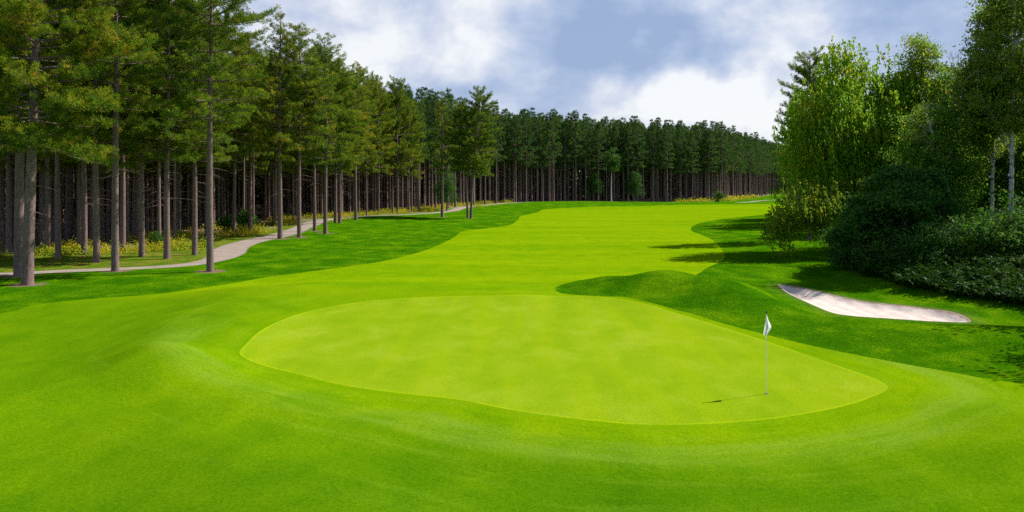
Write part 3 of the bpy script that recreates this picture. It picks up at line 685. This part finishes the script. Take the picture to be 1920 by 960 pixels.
bB = broadleaf(107, [(0, 0, 11.6, 1.9, 1.8, 4.4), (-1.1, 0, 11.2, 1.4, 1.4, 2.4), (.2, 0, 15.0, 1.1, 1.1, 1.7), (-.5, 0, 8.6, 1.3, 1.3, 1.6)], 340, 80, .52, .09, M['birchleaf'], M['birch'], .13, 16.2, nl=24)
put_tree('birch_tree', 'pale slimmer birch left of the tall white one', 'birch', 32.6, 58, bB, .5, 1.08)
bC = broadleaf(108, [(-1.9, 0, 9.4, 1.2, 1.2, 1.8), (-1.4, 0, 7.4, 1.0, 1.0, 1.4)], 60, 45, .5, .07, M['birchleaf'], M['birch'], .075, trunk_pts=[(0, 0, -.2), (0, 0, 1.5), (-.1, 0, 3), (-.4, 0, 4.6), (-.9, 0, 6.4), (-1.3, 0, 7.8), (-1.9, 0, 9.6), (-2.1, 0, 10.4)], nl=10)
put_tree('birch_tree', 'thin birch leaning left, its pale stem half hidden by the dark leafy tree', 'birch', 29.8, 57.2, bC)
# bare top
rngb = RS(9); tr = Geo(); tube(tr, [(0, 0, -.2), (.1, 0, 5), (0, 0, 10), (.2, 0, 13), (.3, 0, 15.2)], [.12, .1, .07, .04, .01], 6)
for k in range(16):
    z = rngb.uniform(10, 14.4); a = rngb.uniform(0, 6.28); L = rngb.uniform(.8, 2.0)
    Pq = limb(tr, (.1, 0, z), (.1 + .4 * L * math.cos(a), .4 * L * math.sin(a), z + L), .025, .006, rngb, .02, 4, 3)
    for j in range(3): limb(tr, Pq[2], Pq[2] + np.array([rngb.normal() * .25, rngb.normal() * .25, .6]), .01, .004, rngb, .02, 3, 3)
o = put_tree('dead_tree', 'leafless tree whose bare twigs rise between the narrow tree and the birches', 'tree', 33.2, 64, (tr.mesh('trunk', M['dkbark'], True), None))

# shrubs
sh = broadleaf(110, [(0, 0, 1.3, 1.5, 1.3, 1.3), (.7, 0, 2.0, 1.1, 1.0, 1.1), (-.8, 0, 1.1, 1.1, 1.0, 1.0)], 110, 60, .45, .075, M['midleaf'], M['dkbark'], .05, 2.2, nl=8)
shd = broadleaf(111, [(0, 0, 1.5, 1.9, 1.6, 1.7), (1.0, 0, 1.3, 1.4, 1.3, 1.4), (-1.1, 0, 1.1, 1.3, 1.2, 1.2)], 170, 60, .5, .085, M['maple'], M['dkbark'], .06, 2.6, nl=8)
put_tree('shrub', 'loose shrub with yellow green sprays at the top, above the ferns', 'shrub', 26.1, 47.6, sh, 0, .85)
put_tree('shrub', 'dark rounded shrub left of the yellow sprayed one behind the ferns', 'shrub', 24.9, 49.6, shd, 1)
put_tree('shrub', 'dark bushy shrub under the birches by the right edge', 'shrub', 28.2, 47.8, shd, 3, 1.35)
put_tree('shrub', 'dark shrub at the foot of the broad dark tree beside the ferns', 'shrub', 22.9, 51.0, shd, 4, .62)
gb = broadleaf(112, [(0, 0, .6, .8, .8, .7), (.4, 0, 1.0, .5, .5, .5)], 40, 40, .35, .075, M['maple'], M['dkbark'], .04, 1.2, nl=5)
for q, (px, py, s, lab) in enumerate([(455, 436, 1.6, 'green bush between two pines past the bend of the path'), (421, 440, 1.3, 'low green bush behind the path near its bend'), (298, 465, .9, 'small green bush in the yellow undergrowth'), (1347, 379, 2.0, 'pale bush where the far path meets the wood')]):
    x, y = flat(px, py); put_tree('bush', lab, 'bush', x, y, gb, q * 1.7, s)

# wood behind the right hand trees
bw = [broadleaf(120 + i, [(0, 0, 9.5, 3.6, 3.4, 5.0), (1.5, .5, 7, 3.0, 2.8, 4), (-1.5, -.4, 6.5, 2.8, 2.8, 4)], 230, 42, .9, .16, M['aspen' if i else 'maple'], M['dkbark'], .2, 13, nl=10) for i in range(2)]
back = [(35, 72, .95), (39, 78, 1.0), (34, 84, .9), (38, 90, 1.0), (37, 104, 1.15), (39.5, 112, 1.2), (43.5, 122, 1.15), (46, 115, 1.0), (42, 98, 1.0), (44, 86, 1.1), (41, 66, 1.0), (39, 62, .95), (46, 73, 1.1), (37, 54, .95), (40, 49, 1.0), (47, 110, 1.1), (45, 123, 1.0), (52, 120, 1.1), (54, 134, 1.1), (60, 148, 1.1)]
for i, (x, y, s) in enumerate(back):
    vis = abs(x / y) < .6
    put_tree('leafy_tree', 'leafy tree out of view past the right edge, nearer than the wood', 'tree', x, y, bw[i % 2], i * 1.3, s, 'trees of the right hand wood')
for i, (x, y, s) in enumerate([(24.5, 33.5, .72), (22.5, 27.0, .62), (31, 30, 1.0)]):  # unseen trees past the right edge, placed for the shadows they cast
    put_tree('leafy_tree', 'leafy tree out of view past the right edge, nearer than the wood', 'tree', x, y, bw[i % 2], i * 2.3, s, 'trees of the right hand wood')

# ------------------------------------------------------------------ ferns and undergrowth
def fronds(g, X, Yy, rng, L, n, w, mat=None):
    z = H(X, Yy)
    for x, y, h in zip(X, Yy, z):
        hs_ = rng.uniform(.45, 1.3)
        for k in range(n):
            a = rng.uniform(0, 6.28); l = L * hs_ * rng.uniform(.6, 1.2); s = np.linspace(.15, 1, 7)
            d = np.array([math.cos(a), math.sin(a)]); r = s * l * .8; zz_ = l * (1.7 * s - .9 * s ** 2) 
            P = np.stack([x + d[0] * r, y + d[1] * r, h + zz_], 1); tl_ = rng.normal() * .7; sd = np.array([-d[1], d[0], tl_]) / math.hypot(1, tl_); wl = w * np.sin(np.pi * (1.02 - s) ** .8) [:, None] + .02
            f = np.array([d[0], d[1], 0]) * .06
            V = np.stack([P - f, P + sd * wl + f * .3, P + f, P - sd * wl + f * .3], 1).reshape(-1, 3)
            V += rng.normal(size=V.shape) * .03; g.add(V, np.arange(28).reshape(7, 4))
rf = RS(3); g = Geo()
bank = np.array([flat(1640, 528, -.3), flat(1700, 545, -.3), flat(1760, 555, -.3), flat(1830, 566, -.3), flat(1925, 583, -.3), (29, 36), (31, 42), (30, 47), (24, 50), (20.5, 51)])
X = rf.uniform(18, 32, 5000); Yy = rf.uniform(34, 53, 5000); s_ = seg_sd(X, Yy, bank); k = s_ < 0; X, Yy = X[k][:1500], Yy[k][:1500]
fronds(g, X, Yy, rf, .72, 8, .085)
o = link('ferns', g.mesh('ferns', M['fern'])); o['kind'] = 'stuff'

g = Geo(); X = rf.uniform(-75, 0, 60000); Yy = rf.uniform(45, 215, 60000); sF = seg_sd(X, Yy, FOREST)
clus = np.sin(X * .55 + 1.0) * np.sin(Yy * .33 + X * .2) + rf.normal(size=len(X)) * .35
k = (sF < 3.5) & (sF > -7) & (line_d(X, Yy, PATH) > 2.3) & (clus > .05) & (X / Yy > -.66); X, Yy = X[k][:3600], Yy[k][:3600]; z = H(X, Yy)
n = 22; P = np.stack([np.repeat(X, n), np.repeat(Yy, n), np.repeat(z, n)], 1); m_ = len(P)
P += np.stack([rf.normal(size=m_) * .26, rf.normal(size=m_) * .26, np.abs(rf.normal(size=m_)) * .28 + .05], 1)
leaves(g, P, rf, .085, up=.5)
n = 10; X = rf.uniform(46, 125, 9000); Yy = rf.uniform(215, 300, 9000); sF = seg_sd(X, Yy, FOREST); k = (sF < 2) & (sF > -4); X, Yy = X[k][:420], Yy[k][:420]; z = H(X, Yy)
P = np.stack([np.repeat(X, n), np.repeat(Yy, n), np.repeat(z, n)], 1); m_ = len(P); P += np.stack([rf.normal(size=m_) * .5, rf.normal(size=m_) * .5, np.abs(rf.normal(size=m_)) * .4], 1); leaves(g, P, rf, .25, up=.5)
o = link('undergrowth', g.mesh('undergrowth', M['brush'])); o['kind'] = 'stuff'

# distant small birch and a young tree among the far pines
fb = broadleaf(130, [(.2, 0, 12.0, 1.7, 1.7, 3.0), (.5, 0, 10.0, 1.3, 1.3, 1.8)], 80, 40, .8, .2, M['maple'], M['birch'], .2, 13.5, nl=8)
x, y = 27.6, 221.5; put_tree('birch_tree', 'pale distant birch with a white trunk against the dark far wood', 'birch', (1146 - 960) / 1600 * 222, 222, fb, 0, .92)
for px, yy, lab, s in ((1112, 224, 'young green tree left of the pale distant birch', .58), (1190, 229, 'young green tree right of the pale distant birch', .62), (838, 156, 'young green tree behind the lone dark pine', .55)):
    put_tree('young_tree', lab, 'tree', (px - 960) / 1600 * yy, yy, bw[0], px, s)

# ------------------------------------------------------------------ flagstick
m, t, b = new_mat('white_paint'); b.inputs['Base Color'].default_value = (.75, .75, .68, 1); b.inputs['Roughness'].default_value = .4; M['pole'] = m
m, t, b = new_mat('flag_cloth'); b.inputs['Base Color'].default_value = (.88, .88, .9, 1); b.inputs['Roughness'].default_value = .8
tr_ = t.n('ShaderNodeBsdfTranslucent'); tr_.inputs[0].default_value = (.95, .95, .97, 1); mx = t.n('ShaderNodeMixShader'); mx.inputs[0].default_value = .6
t.L.new(b.outputs[0], mx.inputs[1]); t.L.new(tr_.outputs[0], mx.inputs[2]); t.L.new(mx.outputs[0], t.N['Material Output'].inputs[0]); M['flag'] = m
m, t, b = new_mat('flag_print'); b.inputs['Base Color'].default_value = (.22, .24, .42, 1); M['print'] = m
m, t, b = new_mat('black_plastic_and_cup_shade'); b.inputs['Base Color'].default_value = (.012, .012, .012, 1); M['black'] = m
x, y = at(1437, 739); zc = H1(x, y)
fs = thing('golf_flag', 'white flag hanging limp on a thin pole in the hole of the green', 'golf flag', (x, y, zc))
g = Geo(); tube(g, [(0, 0, -.1), (0, 0, 1.0), (0, 0, 2.12)], [.010, .009, .008], 8); link('pole', g.mesh('pole', M['pole'], True), fs)
g = Geo(); tube(g, [(0, 0, 2.10), (0, 0, 2.12), (0, 0, 2.18), (0, 0, 2.19)], [.006, .018, .017, .004], 8); link('pole_tip', g.mesh('pole_tip', M['black'], True), fs)
# draped cloth: hangs from the pole, folded, its free edge lower
nu, nv = 22, 18; uu, vv = np.meshgrid(np.linspace(0, 1, nu), np.linspace(0, 1, nv))
prof = np.interp(vv, [0, .3, .62, .8, 1], [.0, .045, .115, .07, .0]) * 1.0
lft = np.interp(vv, [0, .5, .9, 1], [.0, -.045, -.075, -.05])
fx = lft + (prof - lft) * uu; fy = -.03 + .035 * np.sin(uu * 9.5 + vv * 2) * (.3 + vv); fz = 2.09 - .56 * vv - .02 * np.sin(uu * 4) * vv + .03 * (uu > .5) * vv
def sheet(V, nu, nv, th_):
    g = Geo(); i = (np.arange(nv - 1)[:, None] * nu + np.arange(nu - 1)[None]).ravel(); Fq = np.stack([i, i + 1, i + nu + 1, i + nu], 1)
    g.add(V, Fq); g.add(V + np.array([0, th_, 0]), Fq[:, ::-1]); return g
FV = np.stack([fx, fy, fz], -1).reshape(-1, 3); g = sheet(FV, nu, nv, .003)
cl = link('cloth', g.mesh('cloth', M['flag'], True), fs)
gv = FV.reshape(nv, nu, 3)[5:13, 8:11].reshape(-1, 3) + np.array([0, -.006, 0]); g = sheet(gv, 3, 8, .002); link('emblem', g.mesh('emblem', M['print'], True), cl)
# the cup
g = Geo(); tube(g, [(0, 0, -.15), (0, 0, -.02), (0, 0, .006)], [.054, .054, .054], 20)
cup = thing('golf_hole', 'dark round hole in the green around the foot of the flag pole', 'golf hole', (x, y, zc))
link('liner', g.mesh('liner', M['pole']), cup)
th_ = np.arange(20) * 2 * np.pi / 20; g = Geo(); g.add(np.concatenate([[[0, 0, .008]], np.stack([.054 * np.cos(th_), .054 * np.sin(th_), np.full(20, .008)], 1)]), np.stack([np.zeros(20, int), 1 + np.arange(20), 1 + (np.arange(20) + 1) % 20], 1))
link('cup_shade_disc', g.mesh('cup_shade_disc', M['black']), cup)  # flat black disc over the cup stands in for its shaded inside

scn.cycles.max_bounces = 6; scn.cycles.diffuse_bounces = 3; scn.cycles.transmission_bounces = 3; scn.cycles.glossy_bounces = 1
scn.cycles.use_adaptive_sampling = True; scn.cycles.adaptive_threshold = .02
scn.cycles.use_denoising = False
